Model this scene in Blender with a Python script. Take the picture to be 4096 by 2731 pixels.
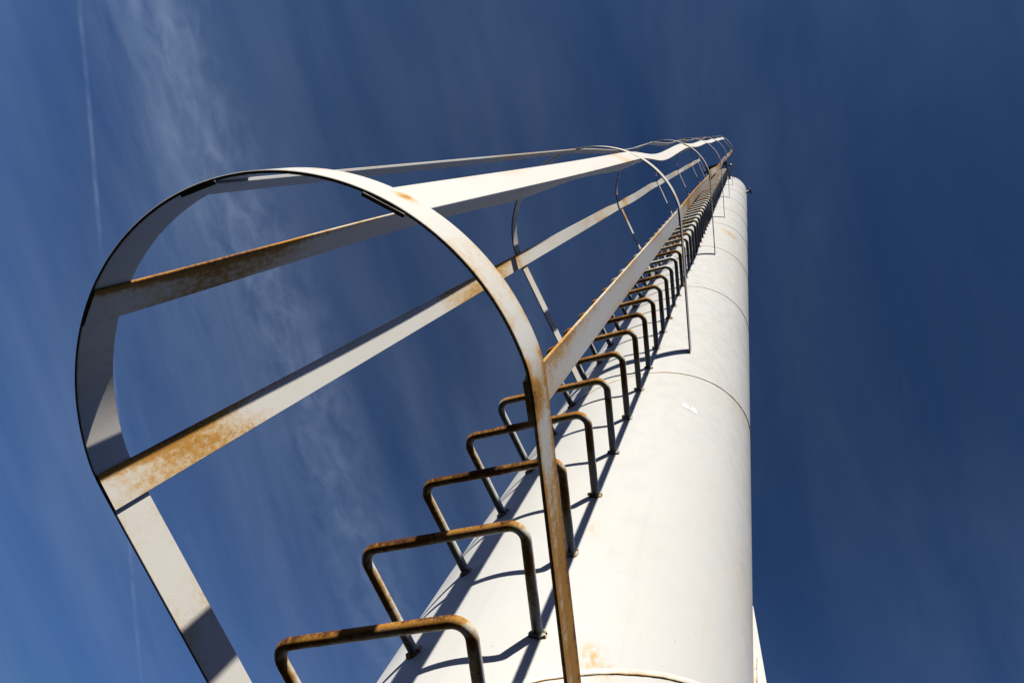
import bpy, bmesh, math, random
from mathutils import Vector, Matrix
random.seed(7)
for o in list(bpy.data.objects): bpy.data.objects.remove(o, do_unlink=True)
SCN = bpy.context.scene
COL = SCN.collection
rad = math.radians

# ------------------------------------------------------------------ measured dimensions (metres, ground z = 0)
R, TY = 0.459, 0.0146            # mast radius, mast axis at (0, TY)
XR, W2, SR = 0.6822, 0.375, 0.1775   # rung tread distance, tread width, leg splay
ZR, STEP = 3.101, 0.3505         # height of one rung, rung spacing
HW, HY, XC, SH = 0.4105, -0.0045, 1.0467, 0.1745   # hoop radius, centre y, centre x, leg splay
WH, TH = 0.088, 0.0055           # hoop bar width and thickness
HOOPS = [2.731, 5.598, 9.096, 12.549, 16.019, 19.55, 21.85, 22.85]
BARS = [94.2, 42.3, -2.0, -46.0, -95.0]
BWS, BT = [0.064, 0.071, 0.066, 0.069, 0.069], 0.006
PITCH, ZH = 2.1844, 2.8274       # spiral weld of the mast
TOP = 22.98
SUN_EL, SUN_AZ = 22.2, 23.2      # azimuth counter-clockwise from +X

# ------------------------------------------------------------------ camera
M = [[-0.28044, 0.92381, 0.26061], [-0.94716, -0.2223, -0.23124], [-0.15569, -0.31169, 0.93734]]
cam = bpy.data.cameras.new('camera'); cam.lens = 29.596; cam.sensor_width = 36.0; cam.clip_start = 0.02; cam.clip_end = 5000
co = bpy.data.objects.new('camera', cam); COL.objects.link(co); SCN.camera = co
rot = Matrix(((M[0][0], -M[1][0], -M[2][0]), (M[0][1], -M[1][1], -M[2][1]), (M[0][2], -M[1][2], -M[2][2])))
co.matrix_world = Matrix.Translation((1.294296, 0.769652, 1.6)) @ rot.to_4x4()

# ------------------------------------------------------------------ node helpers
def nd(nt, typ, **kw):
    n = nt.nodes.new(typ)
    for k, v in kw.items():
        if k.startswith('i_'):
            n.inputs[k[2:].replace('_', ' ')].default_value = v
        elif k.startswith('n_'):
            n.inputs[int(k[2:])].default_value = v
        else: setattr(n, k, v)
    return n
def L(nt, a, b): nt.links.new(a, b)
def math_(nt, op, a, b=None, c=None, clamp=False):
    n = nt.nodes.new('ShaderNodeMath'); n.operation = op; n.use_clamp = clamp
    for i, x in enumerate((a, b, c)):
        if x is None: continue
        if hasattr(x, 'is_output'): L(nt, x, n.inputs[i])
        else: n.inputs[i].default_value = x
    return n.outputs[0]
def sstep(nt, x, lo, hi, a=0.0, b=1.0):
    n = nt.nodes.new('ShaderNodeMapRange'); n.interpolation_type = 'SMOOTHSTEP'
    L(nt, x, n.inputs[0]); n.inputs[1].default_value = lo; n.inputs[2].default_value = hi
    n.inputs[3].default_value = a; n.inputs[4].default_value = b
    return n.outputs[0]
def mixc(nt, f, a, b):
    n = nt.nodes.new('ShaderNodeMix'); n.data_type = 'RGBA'
    for x, i in ((f, 0), (a, 6), (b, 7)):
        if hasattr(x, 'is_output'): L(nt, x, n.inputs[i])
        else: n.inputs[i].default_value = x if i == 0 else (*x, 1.0) if len(x) == 3 else x
    return n.outputs[2]
def noise(nt, vec, scale, detail=4.0, rough=0.55, dist=0.0):
    n = nt.nodes.new('ShaderNodeTexNoise'); n.inputs['Scale'].default_value = scale
    n.inputs['Detail'].default_value = detail; n.inputs['Roughness'].default_value = rough; n.inputs['Distortion'].default_value = dist
    if vec is not None: L(nt, vec, n.inputs['Vector'])
    return n.outputs['Fac']
def mapping(nt, vec, scale=(1, 1, 1), loc=(0, 0, 0), rotz=0.0):
    n = nt.nodes.new('ShaderNodeMapping'); L(nt, vec, n.inputs['Vector'])
    n.inputs['Scale'].default_value = scale; n.inputs['Location'].default_value = loc; n.inputs['Rotation'].default_value = (0, 0, rotz)
    return n.outputs[0]

# ------------------------------------------------------------------ world: clear sky with cirrus and a contrail
world = bpy.data.worlds.new('World'); SCN.world = world; world.use_nodes = True
nt = world.node_tree; nt.nodes.clear()
out = nt.nodes.new('ShaderNodeOutputWorld'); bg = nt.nodes.new('ShaderNodeBackground'); bg.inputs[1].default_value = 0.050
L(nt, bg.outputs[0], out.inputs[0])
sky = nt.nodes.new('ShaderNodeTexSky'); sky.sky_type = 'NISHITA'; sky.sun_disc = False
sky.sun_elevation = rad(SUN_EL); sky.sun_rotation = rad(90 - SUN_AZ)
sky.altitude = 300; sky.air_density = 0.9; sky.dust_density = 0.8; sky.ozone_density = 2.5
tc = nt.nodes.new('ShaderNodeTexCoord')
sep = nt.nodes.new('ShaderNodeSeparateXYZ'); L(nt, tc.outputs['Generated'], sep.inputs[0])
zz = math_(nt, 'MAXIMUM', sep.outputs[2], 0.06)
X = math_(nt, 'DIVIDE', sep.outputs[0], zz); Y = math_(nt, 'DIVIDE', sep.outputs[1], zz)
cmb = nt.nodes.new('ShaderNodeCombineXYZ'); L(nt, X, cmb.inputs[0]); L(nt, Y, cmb.inputs[1])
P = cmb.outputs[0]
v1 = mapping(nt, P, (1.1, 3.2, 1), (3.1, 0.7, 0), rad(-10))
veil = noise(nt, v1, 1.0, 6, 0.6, 0.6)
v2 = mapping(nt, P, (2.5, 14.0, 1), (1.3, 4.2, 0), rad(-12))
fib = noise(nt, v2, 1.0, 5, 0.65, 0.8)
puff = noise(nt, mapping(nt, P, (20, 34, 1)), 1.0, 6, 0.6, 0.35)
wob = math_(nt, 'MULTIPLY', math_(nt, 'SUBTRACT', noise(nt, mapping(nt, P, (2.2, 2.2, 1)), 1.0, 3, 0.5), 0.5), 0.10)
# broad cirrus ribbon
dband = math_(nt, 'ADD', math_(nt, 'ADD', Y, 0.655), math_(nt, 'ADD', math_(nt, 'MULTIPLY', X, 0.03), wob))
band = sstep(nt, math_(nt, 'ABSOLUTE', dband), 0.0, 0.10, 1.0, 0.0)
band = math_(nt, 'MULTIPLY', band, sstep(nt, puff, 0.20, 0.85))
band = math_(nt, 'MULTIPLY', band, sstep(nt, X, -0.9, 0.25, 0.35, 0.8))
# older smeared ribbon
dold = math_(nt, 'ADD', math_(nt, 'ADD', Y, 0.755), math_(nt, 'ADD', math_(nt, 'MULTIPLY', X, -0.10), wob))
old = sstep(nt, math_(nt, 'ABSOLUTE', dold), 0.0, 0.11, 1.0, 0.0)
old = math_(nt, 'MULTIPLY', old, sstep(nt, fib, 0.15, 0.85))
old = math_(nt, 'MULTIPLY', old, sstep(nt, X, -0.5, 0.35, 0.25, 1.0))
# thin fresh contrail
dcon = math_(nt, 'ADD', math_(nt, 'SUBTRACT', math_(nt, 'ADD', Y, 0.917), math_(nt, 'MULTIPLY', X, 0.335)), math_(nt, 'MULTIPLY', wob, 0.10))
con = sstep(nt, math_(nt, 'ABSOLUTE', dcon), 0.0005, 0.0065, 1.0, 0.0)
con = math_(nt, 'MULTIPLY', con, math_(nt, 'MULTIPLY', sstep(nt, puff, 0.30, 0.62, 0.15, 1.0), 0.36))
con = math_(nt, 'MULTIPLY', con, sstep(nt, noise(nt, mapping(nt, P, (3.2, 1, 1), (0.6, 0, 0)), 1.0, 2, 0.5), 0.42, 0.56, 0.12, 1.0))
vl = math_(nt, 'MULTIPLY', sstep(nt, veil, 0.40, 0.90), 0.22)
mot = noise(nt, mapping(nt, P, (1.3, 8.0, 1), (7.7, 2.2, 0), rad(-8)), 1.0, 6, 0.55, 0.5)
sheet = math_(nt, 'MULTIPLY', sstep(nt, mot, 0.28, 0.80), sstep(nt, Y, -0.75, 0.15, 0.24, 0.05))
vl = math_(nt, 'ADD', vl, sheet)
vl = math_(nt, 'ADD', vl, math_(nt, 'MULTIPLY', sstep(nt, fib, 0.50, 0.85), 0.05))
cl = math_(nt, 'ADD', math_(nt, 'ADD', math_(nt, 'MULTIPLY', band, 0.75), math_(nt, 'MULTIPLY', old, 0.55)), math_(nt, 'ADD', con, vl))
cl = math_(nt, 'MINIMUM', math_(nt, 'ADD', cl, sstep(nt, Y, -0.95, -0.1, 0.02, 0.0)), 0.9)
hs = nt.nodes.new('ShaderNodeHueSaturation'); hs.inputs['Saturation'].default_value = 1.07; hs.inputs['Hue'].default_value = 0.503; hs.inputs['Value'].default_value = 1.0
gm = nt.nodes.new('ShaderNodeGamma'); gm.inputs[1].default_value = 1.3
L(nt, sky.outputs[0], gm.inputs[0]); L(nt, gm.outputs[0], hs.inputs['Color'])
cloudcol = (5.2, 6.7, 9.6)
up = sstep(nt, sep.outputs[2], 0.60, 0.95, 1.9, 1.0)      # sky pales away from the zenith
sc = nt.nodes.new('ShaderNodeVectorMath'); sc.operation = 'SCALE'; L(nt, hs.outputs[0], sc.inputs[0]); L(nt, up, sc.inputs['Scale'])
mn = nt.nodes.new('ShaderNodeVectorMath'); mn.operation = 'MINIMUM'; L(nt, sc.outputs[0], mn.inputs[0]); mn.inputs[1].default_value = (2.3, 2.8, 5.6)
skyc = mixc(nt, math_(nt, 'MULTIPLY', cl, 0.5), mn.outputs[0], cloudcol)
L(nt, skyc, bg.inputs[0])

# ------------------------------------------------------------------ sun and exposure
sd = bpy.data.lights.new('sun', 'SUN'); sd.energy = 5.0; sd.angle = rad(0.53); sd.color = (1.0, 0.958, 0.882)
so = bpy.data.objects.new('sun', sd); COL.objects.link(so)
sv = Vector((math.cos(rad(SUN_EL)) * math.cos(rad(SUN_AZ)), math.cos(rad(SUN_EL)) * math.sin(rad(SUN_AZ)), math.sin(rad(SUN_EL))))
so.rotation_euler = sv.to_track_quat('Z', 'Y').to_euler(); so.location = sv * 60
vs = SCN.view_settings; vs.view_transform = 'Standard'; vs.look = 'None'; vs.exposure = 0.30; vs.gamma = 1.0; vs.use_curve_mapping = False
SCN.render.engine = 'CYCLES'
SCN.cycles.diffuse_bounces = 0; SCN.cycles.glossy_bounces = 2; SCN.cycles.max_bounces = 4

# ------------------------------------------------------------------ materials
def new_mat(name):
    m = bpy.data.materials.new(name); m.use_nodes = True
    t = m.node_tree; b = t.nodes['Principled BSDF']; return m, t, b
def bump(t, b, h, strength, dist=0.002):
    n = t.nodes.new('ShaderNodeBump'); n.inputs['Strength'].default_value = strength; n.inputs['Distance'].default_value = dist
    L(t, h, n.inputs['Height']); L(t, n.outputs[0], b.inputs['Normal'])
PAINT = (0.67, 0.645, 0.585)
def rusty(name, paint=PAINT, gain=1.0, scale=1.0, streak=(1, 1, 0.22), dlo=0.74, spots=(), vary=0.0):
    """white paint breaking down to rust where the mesh attribute 'rust' is high"""
    m, t, b = new_mat(name)
    geo = t.nodes.new('ShaderNodeNewGeometry'); pos = geo.outputs['Position']
    at = t.nodes.new('ShaderNodeAttribute'); at.attribute_name = 'rust'
    oi = t.nodes.new('ShaderNodeObjectInfo')
    big = noise(t, mapping(t, pos, tuple(s * 7 * scale for s in streak)), 1.0, 5, 0.6, 0.4)
    fine = noise(t, mapping(t, pos, (90 * scale, 90 * scale, 60 * scale)), 1.0, 6, 0.7)
    speck = noise(t, mapping(t, pos, (240, 240, 240)), 1.0, 3, 0.6)
    a = math_(t, 'ADD', math_(t, 'MULTIPLY', at.outputs['Fac'], gain), math_(t, 'MULTIPLY', math_(t, 'SUBTRACT', oi.outputs['Random'], 0.5), vary))
    k = math_(t, 'ADD', a, math_(t, 'MULTIPLY', math_(t, 'SUBTRACT', big, 0.5), 1.25))
    k = math_(t, 'ADD', k, math_(t, 'MULTIPLY', math_(t, 'SUBTRACT', fine, 0.5), 0.8))
    for (c0, r, am) in spots:
        mp = mapping(t, pos, (1 / r,) * 3, tuple(-x / r for x in c0))
        ln = t.nodes.new('ShaderNodeVectorMath'); ln.operation = 'LENGTH'; L(t, mp, ln.inputs[0])
        k = math_(t, 'ADD', k, sstep(t, ln.outputs['Value'], 0.0, 1.0, am, 0.0))
    tint = sstep(t, k, 0.10, 0.60)
    ochre = sstep(t, k, 0.36, 0.68)
    dark = sstep(t, math_(t, 'ADD', k, math_(t, 'MULTIPLY', math_(t, 'SUBTRACT', speck, 0.5), 0.5)), dlo, dlo + 0.30)
    dirt = sstep(t, math_(t, 'ADD', math_(t, 'MULTIPLY', big, 0.45), math_(t, 'MULTIPLY', speck, 0.75)), 0.70, 0.82, 0.0, 0.55)
    paintn = mixc(t, math_(t, 'MULTIPLY', sstep(t, big, 0.35, 0.8), 0.25), paint, (0.62, 0.56, 0.45))
    c = mixc(t, math_(t, 'MULTIPLY', tint, 0.75), paintn, (0.60, 0.36, 0.07))
    c = mixc(t, math_(t, 'MULTIPLY', ochre, 0.92), c, mixc(t, fine, (0.26, 0.085, 0.003), (0.56, 0.26, 0.014)))
    c = mixc(t, dark, c, mixc(t, fine, (0.022, 0.007, 0.003), (0.10, 0.028, 0.006)))
    c = mixc(t, math_(t, 'MULTIPLY', dirt, math_(t, 'ADD', 0.25, tint, clamp=True)), c, (0.05, 0.04, 0.03))
    L(t, c, b.inputs['Base Color'])
    L(t, sstep(t, k, 0.3, 0.7, 0.42, 0.85), b.inputs['Roughness'])
    b.inputs['Specular IOR Level'].default_value = 0.35
    bump(t, b, math_(t, 'ADD', math_(t, 'MULTIPLY', ochre, fine), math_(t, 'MULTIPLY', speck, 0.25)), 0.35, 0.0015)
    return m
M_CAGE = rusty('painted_flat_bar', spots=(((XC + HW * math.cos(rad(43)), HY + HW * math.sin(rad(43)), 2.800), 0.035, 0.55), ((XC + HW * math.cos(rad(96)), HY + HW, 2.76), 0.05, 0.5), ((XC + 0.3, HY + 0.28, 5.2), 0.25, 0.25), ((XC, HY + HW, 6.4), 0.35, 0.35), ((XC, HY + HW, 9.6), 0.6, 0.45), ((XC, HY - HW, 9.4), 0.5, 0.3), ((XC, HY - HW, 5.2), 0.3, 0.3)))
M_RUNG = rusty('worn_rung_paint', (0.74, 0.735, 0.69), 1.0, 1.0, (1, 1, 0.6), 0.68, vary=0.30)
M_WELD = rusty('rusty_weld', (0.34, 0.31, 0.27), 1.0, 1.3, (1, 1, 1))

def foot(s):
    y0 = s * W2 / 2; x = XR
    for _ in range(30):
        y = y0 - s * SR * (XR - x); x = 0.5 * x + 0.5 * math.sqrt(R * R - (y - TY) ** 2)
    return math.atan2(y - TY, x)
FEET = (foot(1), foot(-1))
def mast_material():
    m, t, b = new_mat('mast_white_paint')
    tcd = t.nodes.new('ShaderNodeNewGeometry'); pos = tcd.outputs['Position']
    sp = t.nodes.new('ShaderNodeSeparateXYZ'); L(t, pos, sp.inputs[0])
    phi = math_(t, 'ARCTAN2', math_(t, 'SUBTRACT', sp.outputs[1], TY), sp.outputs[0])
    u = math_(t, 'SUBTRACT', math_(t, 'SUBTRACT', sp.outputs[2], ZH), math_(t, 'MULTIPLY', phi, PITCH / (2 * math.pi)))
    fr = math_(t, 'MODULO', math_(t, 'ADD', u, 100 * PITCH), PITCH)        # height above the seam below
    below = math_(t, 'SUBTRACT', PITCH, fr)                                # distance under the seam above
    cloud = noise(t, mapping(t, pos, (2.2, 2.2, 1.4)), 1.0, 6, 0.62)
    mott = noise(t, mapping(t, pos, (16, 16, 12)), 1.0, 5, 0.65)
    speck = noise(t, mapping(t, pos, (150, 150, 150)), 1.0, 2, 0.5)
    run = noise(t, mapping(t, pos, (26, 26, 1.1)), 1.0, 5, 0.6)
    c = mixc(t, math_(t, 'MULTIPLY', sstep(t, cloud, 0.35, 0.75), 0.55), (0.665, 0.66, 0.63), (0.64, 0.62, 0.56))
    c = mixc(t, math_(t, 'MULTIPLY', sstep(t, mott, 0.45, 0.75), 0.30), c, (0.62, 0.575, 0.47))
    c = mixc(t, math_(t, 'MULTIPLY', sstep(t, run, 0.55, 0.8), 0.22), c, (0.57, 0.52, 0.42))
    # yellow-brown weeping under and over the weld
    w1 = math_(t, 'MULTIPLY', sstep(t, below, 0.0, 0.16, 1.0, 0.0), sstep(t, math_(t, 'ADD', math_(t, 'MULTIPLY', mott, 0.5), math_(t, 'MULTIPLY', cloud, 0.5)), 0.46, 0.66))
    c = mixc(t, math_(t, 'MULTIPLY', w1, 0.28), c, (0.62, 0.42, 0.16))
    # discrete rust spots (x, y, z, radius, strength)
    acc = None
    for (az, z, r, s) in ((31.5, 3.07, 0.04, 0.85), (34.5, 3.05, 0.03, 0.7), (38, 2.985, 0.035, 0.7), (49, 11.19, 0.15, 1.3), (52, 11.05, 0.09, 1.0), (57, 12.9, 0.13, 0.5), (62, 14.9, 0.16, 0.5), (88, 3.9, 0.16, 0.25), (70, 9.7, 0.2, 0.2), (78, 5.4, 0.14, 0.25), (20, 3.6, 0.04, 0.3)):
        c0 = (R * math.cos(rad(az)), TY + R * math.sin(rad(az)), z)
        mp = mapping(t, pos, (1 / r, 1 / r, 0.62 / r), (-c0[0] / r, -c0[1] / r, -0.62 * c0[2] / r))
        ln = t.nodes.new('ShaderNodeVectorMath'); ln.operation = 'LENGTH'; L(t, mp, ln.inputs[0])
        f = math_(t, 'MULTIPLY', sstep(t, ln.outputs['Value'], 0.1, 1.15, 1.0, 0.0), s)
        acc = f if acc is None else math_(t, 'MAXIMUM', acc, f)
    spotn = math_(t, 'MULTIPLY', acc, sstep(t, noise(t, mapping(t, pos, (60, 60, 26)), 1.0, 6, 0.75, 0.6), 0.38, 0.62))
    c = mixc(t, math_(t, 'MULTIPLY', spotn, 0.85, clamp=True), c, (0.62, 0.36, 0.035))
    # faint brown weeping under the rung feet
    zf = math_(t, 'MODULO', math_(t, 'ADD', math_(t, 'SUBTRACT', ZR, sp.outputs[2]), 100 * STEP), STEP)
    for az in FEET:
        da = sstep(t, math_(t, 'ABSOLUTE', math_(t, 'SUBTRACT', phi, az)), 0.0, 0.045, 1.0, 0.0)
        wv = math_(t, 'MULTIPLY', da, math_(t, 'MULTIPLY', sstep(t, zf, 0.005, 0.16, 1.0, 0.0), sstep(t, run, 0.38, 0.66)))
        c = mixc(t, math_(t, 'MULTIPLY', wv, 0.5), c, (0.50, 0.32, 0.10))
    c = mixc(t, sstep(t, speck, 0.742, 0.78, 0.0, 0.8), c, (0.16, 0.13, 0.10))
    L(t, c, b.inputs['Base Color'])
    L(t, sstep(t, mott, 0.3, 0.8, 0.36, 0.6), b.inputs['Roughness'])
    b.inputs['Specular IOR Level'].default_value = 0.3
    if 'Diffuse Roughness' in b.inputs: b.inputs['Diffuse Roughness'].default_value = 0.34
    bump(t, b, math_(t, 'ADD', math_(t, 'MULTIPLY', noise(t, mapping(t, pos, (7, 7, 5)), 1.0, 3, 0.5), 1.0), math_(t, 'MULTIPLY', noise(t, mapping(t, pos, (220, 220, 220)), 1.0, 3, 0.6), 0.05)), 0.25, 0.006)
    return m
M_MAST = mast_material()
def plain(name, col, rough=0.6, nscale=30, amt=0.25, metal=0.0):
    m, t, b = new_mat(name)
    geo = t.nodes.new('ShaderNodeNewGeometry')
    n = noise(t, mapping(t, geo.outputs['Position'], (nscale,) * 3), 1.0, 5, 0.6)
    c = mixc(t, sstep(t, n, 0.3, 0.75), tuple(x * (1 - amt) for x in col), tuple(min(1, x * (1 + amt)) for x in col))
    L(t, c, b.inputs['Base Color']); b.inputs['Roughness'].default_value = rough; b.inputs['Metallic'].default_value = metal
    return m
M_DARK = plain('dark_galvanised_frame', (0.045, 0.047, 0.05), 0.55, 25, 0.4)
M_LENS = plain('white_lamp_globe', (0.82, 0.83, 0.82), 0.25, 40, 0.03)
M_PAPER = plain('white_paper', (0.83, 0.83, 0.82), 0.5, 60, 0.03)
M_INK = plain('grey_ink', (0.22, 0.23, 0.25), 0.6, 60, 0.1)
M_CONC = plain('weathered_concrete', (0.20, 0.19, 0.175), 0.9, 9, 0.3)
def ground_material():
    m, t, b = new_mat('dark_gravel_and_grass')
    geo = t.nodes.new('ShaderNodeNewGeometry'); p = geo.outputs['Position']
    a = noise(t, mapping(t, p, (0.35,) * 3), 1.0, 6, 0.6); g = noise(t, mapping(t, p, (40,) * 3), 1.0, 4, 0.7)
    c = mixc(t, sstep(t, a, 0.35, 0.65), (0.034, 0.031, 0.026), (0.022, 0.028, 0.012))
    c = mixc(t, math_(t, 'MULTIPLY', sstep(t, g, 0.5, 0.8), 0.6), c, (0.07, 0.065, 0.055))
    L(t, c, b.inputs['Base Color']); b.inputs['Roughness'].default_value = 0.95
    bump(t, b, g, 0.7, 0.02); return m
M_GROUND = ground_material()

# ------------------------------------------------------------------ mesh helpers
def mesh_obj(name, verts, faces, mat, parent=None, rust=None, smooth=True, angle=40):
    me = bpy.data.meshes.new(name); me.from_pydata([tuple(v) for v in verts], [], faces); me.validate(); me.update()
    if rust is not None:
        a = me.attributes.new('rust', 'FLOAT', 'POINT'); a.data.foreach_set('value', rust)
    me.materials.append(mat)
    bm = bmesh.new(); bm.from_mesh(me); bmesh.ops.recalc_face_normals(bm, faces=bm.faces); bm.to_mesh(me); bm.free()
    if smooth:
        me.polygons.foreach_set('use_smooth', [True] * len(me.polygons))
        try: me.set_sharp_from_angle(angle=rad(angle))
        except Exception: pass
    o = bpy.data.objects.new(name, me); COL.objects.link(o)
    if parent is not None: o.parent = parent
    return o
def sweep(rings, closed_ends=True):
    """list of vertex rings (equal length) -> verts, faces"""
    n = len(rings[0]); vs_ = [v for r in rings for v in r]; fs = []
    for i in range(len(rings) - 1):
        for j in range(n):
            k = (j + 1) % n
            fs.append((i * n + j, i * n + k, (i + 1) * n + k, (i + 1) * n + j))
    if closed_ends:
        fs.append(tuple(range(n - 1, -1, -1))); fs.append(tuple((len(rings) - 1) * n + j for j in range(n)))
    return vs_, fs
def tube(path, rfun, n=12, up=Vector((0, 0, 1))):
    rings = []; prev = None
    for i, p in enumerate(path):
        a = path[max(i - 1, 0)]; b_ = path[min(i + 1, len(path) - 1)]
        t = (Vector(b_) - Vector(a)).normalized()
        if prev is None:
            ref = up if abs(t.dot(up)) < 0.95 else Vector((1, 0, 0))
            s = t.cross(ref).normalized()
        else: s = (prev - t * prev.dot(t)).normalized()
        prev = s; q = t.cross(s)
        r = rfun(i)
        rings.append([Vector(p) + (s * math.cos(2 * math.pi * j / n) + q * math.sin(2 * math.pi * j / n)) * (r[j] if isinstance(r, list) else r) for j in range(n)])
    return sweep(rings)
def empty(name, loc=(0, 0, 0)):
    o = bpy.data.objects.new(name, None); COL.objects.link(o); o.location = loc; o.empty_display_size = 0.2; return o
def tag(o, label=None, cat=None, group=None, kind=None):
    for k, v in (('label', label), ('category', cat), ('group', group), ('kind', kind)):
        if v: o[k] = v
    return o
def wall_x(y): return math.sqrt(max(R * R - (y - TY) ** 2, 1e-4))
def box(cx, cy, cz, dx, dy, dz, rotz=0.0):
    vs_ = []; c, s = math.cos(rotz), math.sin(rotz)
    for x in (-dx / 2, dx / 2):
        for y in (-dy / 2, dy / 2):
            for z in (-dz / 2, dz / 2): vs_.append((cx + x * c - y * s, cy + x * s + y * c, cz + z))
    return vs_, [(0, 1, 3, 2), (4, 6, 7, 5), (0, 4, 5, 1), (2, 3, 7, 6), (0, 2, 6, 4), (1, 5, 7, 3)]
def lumpy(path, r0, seed, n=8, jit=0.35):
    rn = random.Random(seed)
    prof = [r0 * (1 + rn.uniform(-jit, jit)) * (0.45 if i in (0, len(path) - 1) else 1) for i in range(len(path))]
    return tube(path, lambda i: [prof[i] * (1 + rn.uniform(-0.18, 0.18)) for _ in range(n)], n)
def lerp_path(a, b_, n, wob=0.0, seed=0):
    rn = random.Random(seed); a, b_ = Vector(a), Vector(b_)
    return [a.lerp(b_, i / (n - 1)) + Vector((rn.uniform(-wob, wob), rn.uniform(-wob, wob), rn.uniform(-wob, wob))) for i in range(n)]

# ------------------------------------------------------------------ ground and footing
g = mesh_obj('ground', [(-1500, -1500, 0), (1500, -1500, 0), (1500, 1500, 0), (-1500, 1500, 0)], [(0, 1, 2, 3)], M_GROUND, smooth=False)
tag(g, kind='structure')
v_, f_ = [], []
rings = []
for z, r in ((-0.2, 1.05), (0.16, 1.05), (0.18, 1.03), (0.18, 0.3)):
    rings.append([(r * math.cos(2 * math.pi * j / 8 + 0.39), TY + r * math.sin(2 * math.pi * j / 8 + 0.39), z) for j in range(8)])
v_, f_ = sweep(rings)
tag(mesh_obj('concrete_footing', v_, f_, M_CONC, smooth=False), 'grey octagonal concrete footing under the white mast', 'footing')

# ------------------------------------------------------------------ mast
mast = tag(empty('steel_mast', (0, TY, 0.2)), 'tall white spiral-welded steel mast carrying the caged ladder', 'mast')
def child(o, parent):
    o.parent = parent; o.matrix_parent_inverse = Matrix.Translation(-Vector(parent.location)); return o
rings = []; NS = 144; zs = [0.24] + [0.5 + 0.25 * i for i in range(90)] + [TOP - 0.012]
rn = random.Random(3)
for z in zs:
    rings.append([(R * math.cos(2 * math.pi * j / NS), TY + R * math.sin(2 * math.pi * j / NS), z) for j in range(NS)])
v_, f_ = sweep(rings, False)
child(mesh_obj('shell', v_, f_, M_MAST), mast)
rings = [[(r * math.cos(2 * math.pi * j / NS), TY + r * math.sin(2 * math.pi * j / NS), z) for j in range(NS)] for r, z in ((R + 0.003, TOP - 0.014), (R + 0.003, TOP - 0.002), (R, TOP), (0.25, TOP + 0.02), (0.03, TOP + 0.03))]
v_, f_ = sweep(rings)
child(mesh_obj('top_cap', v_, f_, M_MAST), mast)
v_, f_ = sweep([[(r * math.cos(2 * math.pi * j / 48), TY + r * math.sin(2 * math.pi * j / 48), z) for j in range(48)] for r, z in ((0.74, 0.184), (0.74, 0.222), (0.735, 0.226), (R - 0.01, 0.226))])
bp = child(mesh_obj('base_plate', v_, f_, M_MAST), mast)
for i in range(12):
    a = 2 * math.pi * (i + 0.5) / 12; x, y = 0.65 * math.cos(a), TY + 0.65 * math.sin(a)
    v_, f_ = sweep([[(x + r * math.cos(math.pi * j / 3), y + r * math.sin(math.pi * j / 3), z) for j in range(6)] for r, z in ((0.03, 0.227), (0.03, 0.255), (0.016, 0.2555), (0.016, 0.29))])
    child(mesh_obj('anchor_bolt', v_, f_, M_WELD, rust=[0.5] * len(v_), smooth=False), mast)
# spiral weld seam
def seam_pt(ph, s, n):
    sl = PITCH / (2 * math.pi) / R; k = 1 / math.sqrt(1 + sl * sl)
    # s is measured square to the seam (up positive), n outwards
    z = ZH + PITCH * ph / (2 * math.pi) + s * k; a = ph - s * sl * k / R
    return ((R + n) * math.cos(a), TY + (R + n) * math.sin(a), z)
ph0 = (0.30 - ZH) / PITCH * 2 * math.pi; ph1 = (TOP - 0.05 - ZH) / PITCH * 2 * math.pi
N = int((ph1 - ph0) / rad(1.5)); rings = []; ru = []
rn = random.Random(11); w0 = 0.0
for i in range(N + 1):
    ph = ph0 + (ph1 - ph0) * i / N
    w0 = w0 * 0.8 + rn.uniform(-0.0008, 0.0008); j1 = w0 + rn.uniform(-0.0005, 0.0005)
    h = 0.0030 + rn.uniform(-0.0004, 0.0006)
    sec = [(0.0125 + j1 * .5, -0.001), (0.0095 + j1 * .5, 0.0012), (0.004, h), (-0.003, h * 1.05), (-0.0062 + j1, h * 0.9), (-0.0068 + j1, h * 0.3), (-0.0078 + j1, -0.0012)]
    rings.append([seam_pt(ph, s, n) for s, n in sec]); ru += [0.0, 0.0, 0.05, 0.12, 0.42, 0.85, 0.95]
v_, f_ = sweep(rings)
child(mesh_obj('weld_seam', v_, f_, M_CAGE, rust=ru, angle=70), mast)
# tapered stiffener fin on the far flank, with its fillet weld
AZF = rad(107.5); cf, sf = math.cos(AZF), math.sin(AZF)
def fin_pt(rr, z, t): return (rr * cf - t * sf, TY + rr * sf + t * cf, z)
prof = [(R - 0.004, 0.23), (R + 0.34, 0.23), (R + 0.34, 0.30), (R + 0.0345, 3.735), (R + 0.003, 4.115), (R - 0.004, 4.12)]
v_ = [fin_pt(r, z, t) for t in (-0.006, 0.006) for r, z in prof]; n = len(prof)
f_ = [tuple(range(n)), tuple(range(2 * n - 1, n - 1, -1))] + [(i, (i + 1) % n, n + (i + 1) % n, n + i) for i in range(n)]
fin = child(mesh_obj('stiffener_fin', v_, f_, M_MAST, smooth=False), mast)
path = [fin_pt(R + 0.0035, 3.845 - 0.012 * i, -0.008) for i in range(70)]
rn = random.Random(5)
v_, f_ = lumpy([Vector(p) + Vector((rn.uniform(-.001, .001), rn.uniform(-.001, .001), 0)) for p in path], 0.0075, 5, 8, 0.22)
wb = mesh_obj('weld_bead', v_, f_, M_CAGE, rust=[0.25] * len(v_)); wb.parent = fin
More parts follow.
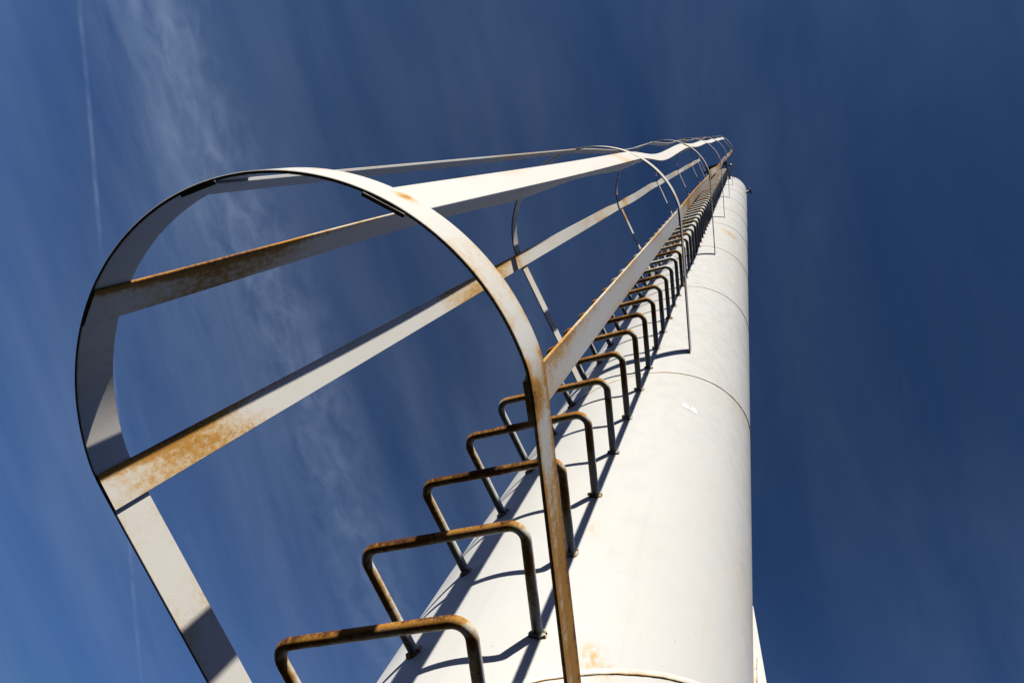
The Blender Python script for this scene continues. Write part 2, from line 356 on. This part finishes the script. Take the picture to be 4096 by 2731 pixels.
# short flanged stub near the top
AZN = rad(86); cn, sn = math.cos(AZN), math.sin(AZN); zn = 21.6
def disc_tube(secs, n=20):
    return sweep([[((r0) * cn - rr * math.cos(2 * math.pi * j / n) * sn, TY + r0 * sn + rr * math.cos(2 * math.pi * j / n) * cn, zn + rr * math.sin(2 * math.pi * j / n)) for j in range(n)] for r0, rr in secs])
v_, f_ = disc_tube(((R - 0.01, 0.030), (R + 0.10, 0.030)))
nz = child(mesh_obj('pipe_stub', v_, f_, M_CAGE, rust=[0.1] * len(v_)), mast)
v_, f_ = disc_tube(((R + 0.098, 0.076), (R + 0.1, 0.08), (R + 0.118, 0.08), (R + 0.12, 0.076)))
mesh_obj('flange', v_, f_, M_DARK).parent = nz

# ------------------------------------------------------------------ ladder: U-shaped rungs
ladder = tag(empty('rung_ladder', (XR, 0, 0.3)), 'ladder of rusty round U-shaped rungs welded to the white mast', 'ladder')
RR = 0.0115
def rung_geo():
    # local: z = 0 plane, same x,y as world
    def leg_base(s):
        y0 = s * W2 / 2; x = XR
        for _ in range(30):
            y = y0 - s * SR * (XR - x); x = 0.5 * x + 0.5 * wall_x(y)
        return Vector((x, y, 0))
    b1, b0 = leg_base(1), leg_base(-1); c1, c0 = Vector((XR, W2 / 2, 0)), Vector((XR, -W2 / 2, 0))
    def fillet(a, c, b_, r):
        u = (a - c).normalized(); w = (b_ - c).normalized(); ang = u.angle(w); d = r / math.tan(ang / 2)
        p, q = c + u * d, c + w * d; ctr = c + (u + w).normalized() * (r / math.sin(ang / 2))
        pts = []
        for i in range(9):
            t = i / 8; k = (p - ctr).lerp(q - ctr, t).normalized() * r; pts.append(ctr + k)
        return pts
    ext = (b1 - c1).normalized() * 0.008
    path = []
    st = fillet(b1, c1, c0, 0.031); en = fillet(c1, c0, b0, 0.031)
    def seg(a, b_, n): return [a.lerp(b_, i / n) for i in range(n)]
    path = seg(b1 + ext, st[0], 8) + st + seg(st[-1], en[0], 14)[1:] + en + seg(en[-1], b0 + (b0 - c0).normalized() * 0.008, 8)[1:] + [b0 + (b0 - c0).normalized() * 0.008]
    vs_, fs = tube(path, lambda i: RR, 14)
    ru = []
    for v in vs_:
        onx = (v[0] - wall_x(0) + 0.05) / (XR - wall_x(0))
        tread = 1.0 if v[0] > XR - 0.02 else 0.0
        up = v[2] / RR
        e = (0.56 + 0.26 * (v[0] - XR) / RR + 0.12 * up) if tread else 0.02 + max(0.0, min(1, (v[0] - 0.47) / 0.12)) * (0.24 + 0.30 * max(0, -up))
        ru.append(e)
    return vs_, fs, ru, b1, b0
RV, RF, RU, B1, B0 = rung_geo()
proto = mesh_obj('rung', RV, RF, M_RUNG, ladder, rust=RU); rung_me = proto.data
def ring_bead(bpt, seed):
    rn = random.Random(seed); path = []
    nrm = Vector((bpt.x, bpt.y - TY, 0)).normalized(); tg = Vector((-nrm.y, nrm.x, 0)); up = Vector((0, 0, 1))
    n = 22
    for i in range(n + 1):
        a = 2 * math.pi * i / n
        path.append(bpt + nrm * 0.001 + (tg * math.cos(a) * 1.1 + up * math.sin(a)) * (RR + 0.001 + rn.uniform(-0.0012, 0.0012)))
    return lumpy(path, 0.0064, seed, 7, 0.4)
BEADS = []
for k in range(3):
    pair = []
    for bpt, sd_ in ((B1, 20 + k), (B0, 40 + k)):
        v_, f_ = ring_bead(bpt, sd_)
        o = mesh_obj('weld_bead', v_, f_, M_RUNG, rust=[0.34 + 0.2 * (k == 1)] * len(v_)); pair.append(o)
    BEADS.append(pair)
upper_me = rung_me.copy(); upper_me.attributes['rust'].data.foreach_set('value', [max(0.0, 0.55 * r - 0.04) for r in RU])
ZR0 = ZR - 7 * STEP
nr = int((21.45 - ZR0) / STEP) + 1
rn = random.Random(17)
used = set()
for i in range(nr):
    if i == 0: o = proto
    else:
        o = proto.copy(); COL.objects.link(o)
        if i > 24 or (i > 16 and i % 3 != 1): o.data = upper_me
    o.parent = ladder
    o.location = Vector((0, 0, ZR0 + i * STEP + rn.uniform(-0.004, 0.004))) - Vector(ladder.location)
    o.rotation_euler = (rn.uniform(-0.014, 0.014), rn.uniform(-0.008, 0.008), 0)
    if i < 34:
        k = i % 3
        for w in range(2):
            if k not in used: bo = BEADS[k][w]
            else:
                bo = BEADS[k][w].copy(); COL.objects.link(bo)
            bo.parent = o
        used.add(k)

# ------------------------------------------------------------------ safety cage
cage = tag(empty('safety_cage', (XC, 0, HOOPS[0])), 'white rust-streaked safety cage of flat hoops and long upright bars', 'safety cage')
def hoop_path():
    pts = []
    def leg(s):
        y0 = s * HW + HY; x = XC
        for _ in range(30):
            y = y0 - s * SH * (XC - x); x = 0.5 * x + 0.5 * wall_x(y)
        a = Vector((x, y)) + (Vector((x, y)) - Vector((XC, y0))).normalized() * 0.006
        return [a.lerp(Vector((XC, y0)), i / 26) for i in range(26)]
    l0 = leg(-1); l1 = leg(1)[::-1]
    arc = [Vector((XC + HW * math.cos(a), HY + HW * math.sin(a))) for a in [math.pi * (-0.5 + i / 110) for i in range(111)]]
    pts = l0 + arc + l1
    # soften the kink between leg and arc
    for _ in range(3):
        q = [p.copy() for p in pts]
        for i in range(1, len(pts) - 1):
            q[i] = pts[i] * 0.5 + (pts[i - 1] + pts[i + 1]) * 0.25
        pts = q
    return pts
HP = hoop_path()
def flat_section(t, h, c=0.0009):
    """closed section (n inward 0..t, z 0..h) with tiny chamfers"""
    mid = [0.1, 0.25, 0.45, 0.65, 0.82, 0.93]
    return [(0, c)] + [(0, h * m) for m in mid] + [(0, h - c), (c, h), (t - c, h), (t, h - c)] + [(t, h * m) for m in reversed(mid)] + [(t, c), (t - c, 0), (c, 0)]
HSEC = flat_section(TH, WH)
def build_hoop(idx, z):
    rings = []; ru = []; rn = random.Random(100 + idx); n = len(HP)
    warp = [rn.uniform(-1, 1) for _ in range(6)]
    for i, p in enumerate(HP):
        a = HP[max(i - 1, 0)]; b_ = HP[min(i + 1, n - 1)]; t = (b_ - a).normalized(); nin = Vector((-t.y, t.x))
        u = i / (n - 1)
        wz = (0.004 * warp[0] * math.sin(6.3 * u + warp[1] * 3) if idx else 0.0)
        wr = (0.006 * warp[2] * math.sin(9 * u + 3 * warp[3]) * math.sin(math.pi * u) if idx else 0.0)
        rings.append([(p.x + nin.x * (s + wr), p.y + nin.y * (s + wr), z + wz + hz) for s, hz in HSEC])
        ang = math.degrees(math.atan2(p.y - HY, p.x - XC))
        for s, hz in HSEC:
            edge = max(0.0, abs(hz / WH - 0.5) * 2 - 0.45) / 0.55
            if idx == 0:
                e = 0.0
                e = 0.02 + 0.16 * edge
                if ang > 35: e = 0.06 + 0.34 * (ang - 35) / 55 * (0.1 + 0.9 * edge)
                if ang > 86:
                    tl = min(1, max(0, (XC - p.x - 0.03) / 0.38)); e = 0.20 + 0.50 * edge * (1 - 0.5 * tl) + 0.46 * tl * (1.0 if hz > WH * .35 else .55)
                if s > TH / 2: e *= 0.4
                if ang < -40: e = 0.12 * edge
            else:
                e = 0.10 + 0.12 * edge
            if idx and (80 < abs(ang) < 125): e += 0.15
            ru.append(e)
    v_, f_ = sweep(rings)
    return child(mesh_obj('hoop', v_, f_, M_CAGE, rust=ru, angle=30), cage)
hoops = [build_hoop(i, z) for i, z in enumerate(HOOPS)]
# upright bars, bowed and twisted between the hoops
# per bar and span: (inward bow, sideways bow, twist)
SPAN = {0: [(0.0, 0, 0), (0.012, 0.0, 0.06), (0.026, -0.010, -0.14), (0.016, 0.010, 0.10), (0.014, -0.006, -0.08), (0.008, 0, 0.05), (0, 0, 0)],
        1: [(0.004, 0.0, 0), (0.052, 0.006, 0.12), (0.020, 0.0, 0.0), (0.015, 0, 0), (0.01, 0, 0), (0.01, 0, 0), (0, 0, 0)],
        2: [(0.0, 0, 0), (0.030, 0.0, 0.06), (0.028, 0, -0.1), (0.02, 0, 0), (0.02, 0, 0), (0.01, 0, 0), (0, 0, 0)],
        3: [(0.0, 0.0, 0, 0.020), (-0.012, 0.004, 0.10, 0.018), (-0.012, 0, 0.1, 0.018), (-0.01, 0, 0), (0.01, 0, 0), (0, 0, 0), (0, 0, 0)],
        4: [(0.0, 0.0, 0.0), (0.010, 0.0, 0.10), (0.016, -0.006, 0.16), (0.016, 0, 0.2), (0.012, 0, 0.2), (0.01, 0, 0.2), (0, 0, 0)]}
def build_bar(k, az):
    a0 = rad(az); rings = []; ru = []; BW = BWS[k]
    BSEC = [(u, w - BW / 2) for u, w in flat_section(BT, BW, 0.0008)]
    tops = [22.0, 21.9, 21.9, 22.9, 22.9]
    zs_ = []
    z = HOOPS[0] - 0.003
    while z < tops[k]:
        zs_.append(z); z += 0.05 if z < 9.2 else 0.12
    zs_.append(tops[k])
    for z in zs_:
        i = max(j for j in range(len(HOOPS)) if HOOPS[j] <= z + 0.02) if z > HOOPS[0] else 0
        i = min(i, 6); u = (z - HOOPS[i]) / (HOOPS[i + 1] - HOOPS[i]) if i + 1 < len(HOOPS) else 0
        bow, side, tw = SPAN[k][i][:3]; sym = SPAN[k][i][3] if len(SPAN[k][i]) > 3 else 0.0
        u = max(0, min(1, u)); s = math.sin(math.pi * u) ** 1.6
        inn = bow * s; sd_ = side * math.sin(2 * math.pi * u) + sym * s; twa = tw * s
        er = Vector((math.cos(a0), math.sin(a0))); et = Vector((-er.y, er.x))
        c = Vector((XC, HY)) + er * (HW - TH - 0.0005 - inn) + et * sd_
        if abs(az) > 91:    # on the splayed leg just behind the arc: keep the bar flat on it
            sg = 1 if az > 0 else -1; an = sg * rad(98.5); er = Vector((math.cos(an), math.sin(an))); et = Vector((-er.y, er.x))
            dx = 0.034; c = Vector((XC - dx, HY + sg * (HW - SH * dx))) - er * (TH + 0.0008 + inn) + et * sd_
        eo = er * math.cos(twa) + et * math.sin(twa); ew = -er * math.sin(twa) + et * math.cos(twa)
        ring = []
        for q, w in BSEC:
            p = c - eo * q + ew * w; ring.append((p.x, p.y, z))
            edge = max(0.0, abs(w) / (BW / 2) - 0.4) / 0.6
            zz_ = z - HOOPS[0]
            if k == 4: e = 0.34 * math.exp(-((zz_ - 0.20) / 0.20) ** 2) + 0.55 * edge * (w > 0) * math.exp(-zz_ / 2.6) + 0.12 + 0.22 * (u > 0.6) * (q > BT / 2)
            elif k == 3: e = 0.40 * math.exp(-((zz_ - 0.40) / 0.38) ** 2) * (1.1 if q > BT / 2 else 0.6) + 0.55 * edge * (w > 0) * math.exp(-zz_ / 2.5) + 0.12
            elif k == 0: e = 0.15 + 0.22 * edge + 0.18 * math.exp(-zz_ / 0.3) + (0.20 if zz_ > 3.2 else 0)
            elif k == 1: e = 0.03 + 0.16 * edge + (0.12 if 2.0 < zz_ < 3.2 else 0)
            else: e = 0.06 + 0.14 * (zz_ > 1.2) + 0.1 * edge
            ru.append(e)
        rings.append(ring)
    v_, f_ = sweep(rings)
    return child(mesh_obj('upright_bar', v_, f_, M_CAGE, rust=ru, angle=30), cage)
bars = [build_bar(k, az) for k, az in enumerate(BARS)]
# weld beads where bars meet the hoops
for hi, z in enumerate(HOOPS[:6]):
    for k, az in enumerate(BARS):
        a0 = rad(az); er = Vector((math.cos(a0), math.sin(a0), 0)); et = Vector((-er.y, er.x, 0)); c = Vector((XC, HY, 0))
        sdv = hi * 10 + k; BW = BWS[k]
        rr = HW - TH - 0.001
        if abs(az) > 91:
            sg = 1 if az > 0 else -1; an = sg * rad(98.5); er = Vector((math.cos(an), math.sin(an), 0)); et = Vector((-er.y, er.x, 0))
            c = Vector((XC - 0.034, HY + sg * (HW - SH * 0.034), 0)) - er * HW
        for s in (-1, 1):
            p0 = c + er * (rr - 0.001) + et * (s * (BW / 2 + 0.001)) + Vector((0, 0, z + 0.001)); p1 = p0 + Vector((0, 0, WH * (0.97 if (k + s) % 2 else 0.86)))
            v_, f_ = lumpy(lerp_path(p0, p1, 16 if hi < 2 else 7, 0.0006, sdv + s), 0.0058, sdv + 3 * s, 7, 0.35)
            o = mesh_obj('weld_bead', v_, f_, M_WELD, rust=[0.9] * len(v_)); o.parent = hoops[hi]; o.matrix_parent_inverse = Matrix.Translation(-Vector(cage.location))
        if hi == 0:
            rq = rr - BT * 0.8
            p0 = c + er * rq + et * (-BW / 2 * 0.98) + Vector((0, 0, z - 0.003)); p1 = c + er * rq + et * (BW / 2 * 0.98) + Vector((0, 0, z - 0.003))
            v_, f_ = lumpy(lerp_path(p0, p1, 16, 0.0007, sdv + 70), 0.0095, sdv + 70, 8, 0.3)
            o = mesh_obj('weld_bead', v_, f_, M_WELD, rust=[0.95] * len(v_)); o.parent = hoops[hi]; o.matrix_parent_inverse = Matrix.Translation(-Vector(cage.location))

# ------------------------------------------------------------------ landing frame with mesh at the ladder head
ZP = 21.62
plat = tag(empty('landing_frame', (0.64, 0, ZP)), 'small dark mesh landing frame at the head of the ladder', 'platform')
def addbox(name, *a, mat=M_DARK, parent=None, anchor=None):
    v_, f_ = box(*a); o = mesh_obj(name, v_, f_, mat, smooth=False)
    return child(o, parent)
x0, x1, y0, y1 = 0.40, 0.825, -0.245, 0.225
addbox('frame_bar', x1 - 0.025, (y0 + y1) / 2, ZP, 0.05, y1 - y0, 0.05, parent=plat)
for y in (y0 + 0.02, y1 - 0.02): addbox('frame_bar', (x0 + x1) / 2 - 0.026, y, ZP, x1 - x0 - 0.05, 0.04, 0.05, parent=plat)
v_, f_ = [], []
def addw(a):
    q, fz = box(*a); o = len(v_); v_.extend(q); f_.extend([tuple(i + o for i in f) for f in fz])
for i in range(1, 15): addw((x0 + (x1 - x0) * i / 15, (y0 + y1) / 2, ZP + 0.01, 0.007, y1 - y0 - 0.06, 0.006))
for i in range(1, 15): addw(((x0 + x1) / 2, y0 + (y1 - y0) * i / 15, ZP + 0.0165, x1 - x0 - 0.06, 0.007, 0.006))
tag(child(mesh_obj('wire_mesh', v_, f_, M_DARK, smooth=False), plat), kind='stuff')
# two small globes on brackets beside the frame
def globe(x, y, z, side, label):
    e = tag(empty('marker_lamp', (x, y, z)), label, 'lamp', 'marker lamps beside the landing frame')
    n = 14; rings = []
    for i in range(9):
        t = -math.pi / 2 * 0.8 + math.pi * 0.9 * i / 8; rings.append([(x + 0.036 * math.cos(t) * math.cos(2 * math.pi * j / n), y + 0.036 * math.cos(t) * math.sin(2 * math.pi * j / n), z + 0.045 * math.sin(t)) for j in range(n)])
    v, f = sweep(rings); child(mesh_obj('globe', v, f, M_LENS), e)
    v, f = sweep([[(x + r * math.cos(2 * math.pi * j / n), y + r * math.sin(2 * math.pi * j / n), z + dz) for j in range(n)] for r, dz in ((0.016, -0.062), (0.026, -0.058), (0.026, -0.036), (0.020, -0.030))])
    child(mesh_obj('socket', v, f, M_DARK), e)
    q, fz = box(x - 0.0, y - side * 0.035, z - 0.05, 0.018, 0.07, 0.016); child(mesh_obj('bracket', q, fz, M_DARK, smooth=False), e)
globe(0.715, -0.29, ZP + 0.0, -1, 'small white globe lamp left of the landing frame, behind the rungs')
globe(0.712, 0.285, ZP + 0.0, 1, 'small white globe lamp right of the landing frame, against the sky')

# ------------------------------------------------------------------ paper sticker with a circled stroke
st = tag(empty('paper_sticker', (R * math.cos(rad(42.5)), TY + R * math.sin(rad(42.5)), 4.815)), 'small white paper sticker with circle and line on the mast', 'sticker')
def cylp(az, z, n): return ((R + n) * math.cos(rad(az)), TY + (R + n) * math.sin(rad(az)), z)
v_, f_ = [], []
rings = []
for i in range(9):
    az = 38.9 + 7.5 * i / 8; zo = 0.004 * i / 8
    rings.append([cylp(az, 4.789 + zo, -0.001), cylp(az, 4.789 + zo, 0.0012), cylp(az, 4.833 + zo * 3, 0.0012), cylp(az, 4.833 + zo * 3, -0.001)])
v_, f_ = sweep(rings); child(mesh_obj('paper', v_, f_, M_PAPER, smooth=False), st)
ell = [Vector(cylp(42.7 + 2.6 * math.cos(2 * math.pi * i / 40), 4.815 + 0.0145 * math.sin(2 * math.pi * i / 40), 0.0014)) for i in range(41)]
v1_, f1_ = tube(ell, lambda i: 0.0009, 5)
v2_, f2_ = tube([Vector(cylp(42.7, 4.795 + 0.042 * i / 6, 0.0014)) for i in range(7)], lambda i: 0.0009, 5)
o0 = len(v1_)
child(mesh_obj('printed_mark', v1_ + v2_, f1_ + [tuple(i + o0 for i in f) for f in f2_], M_INK), st)
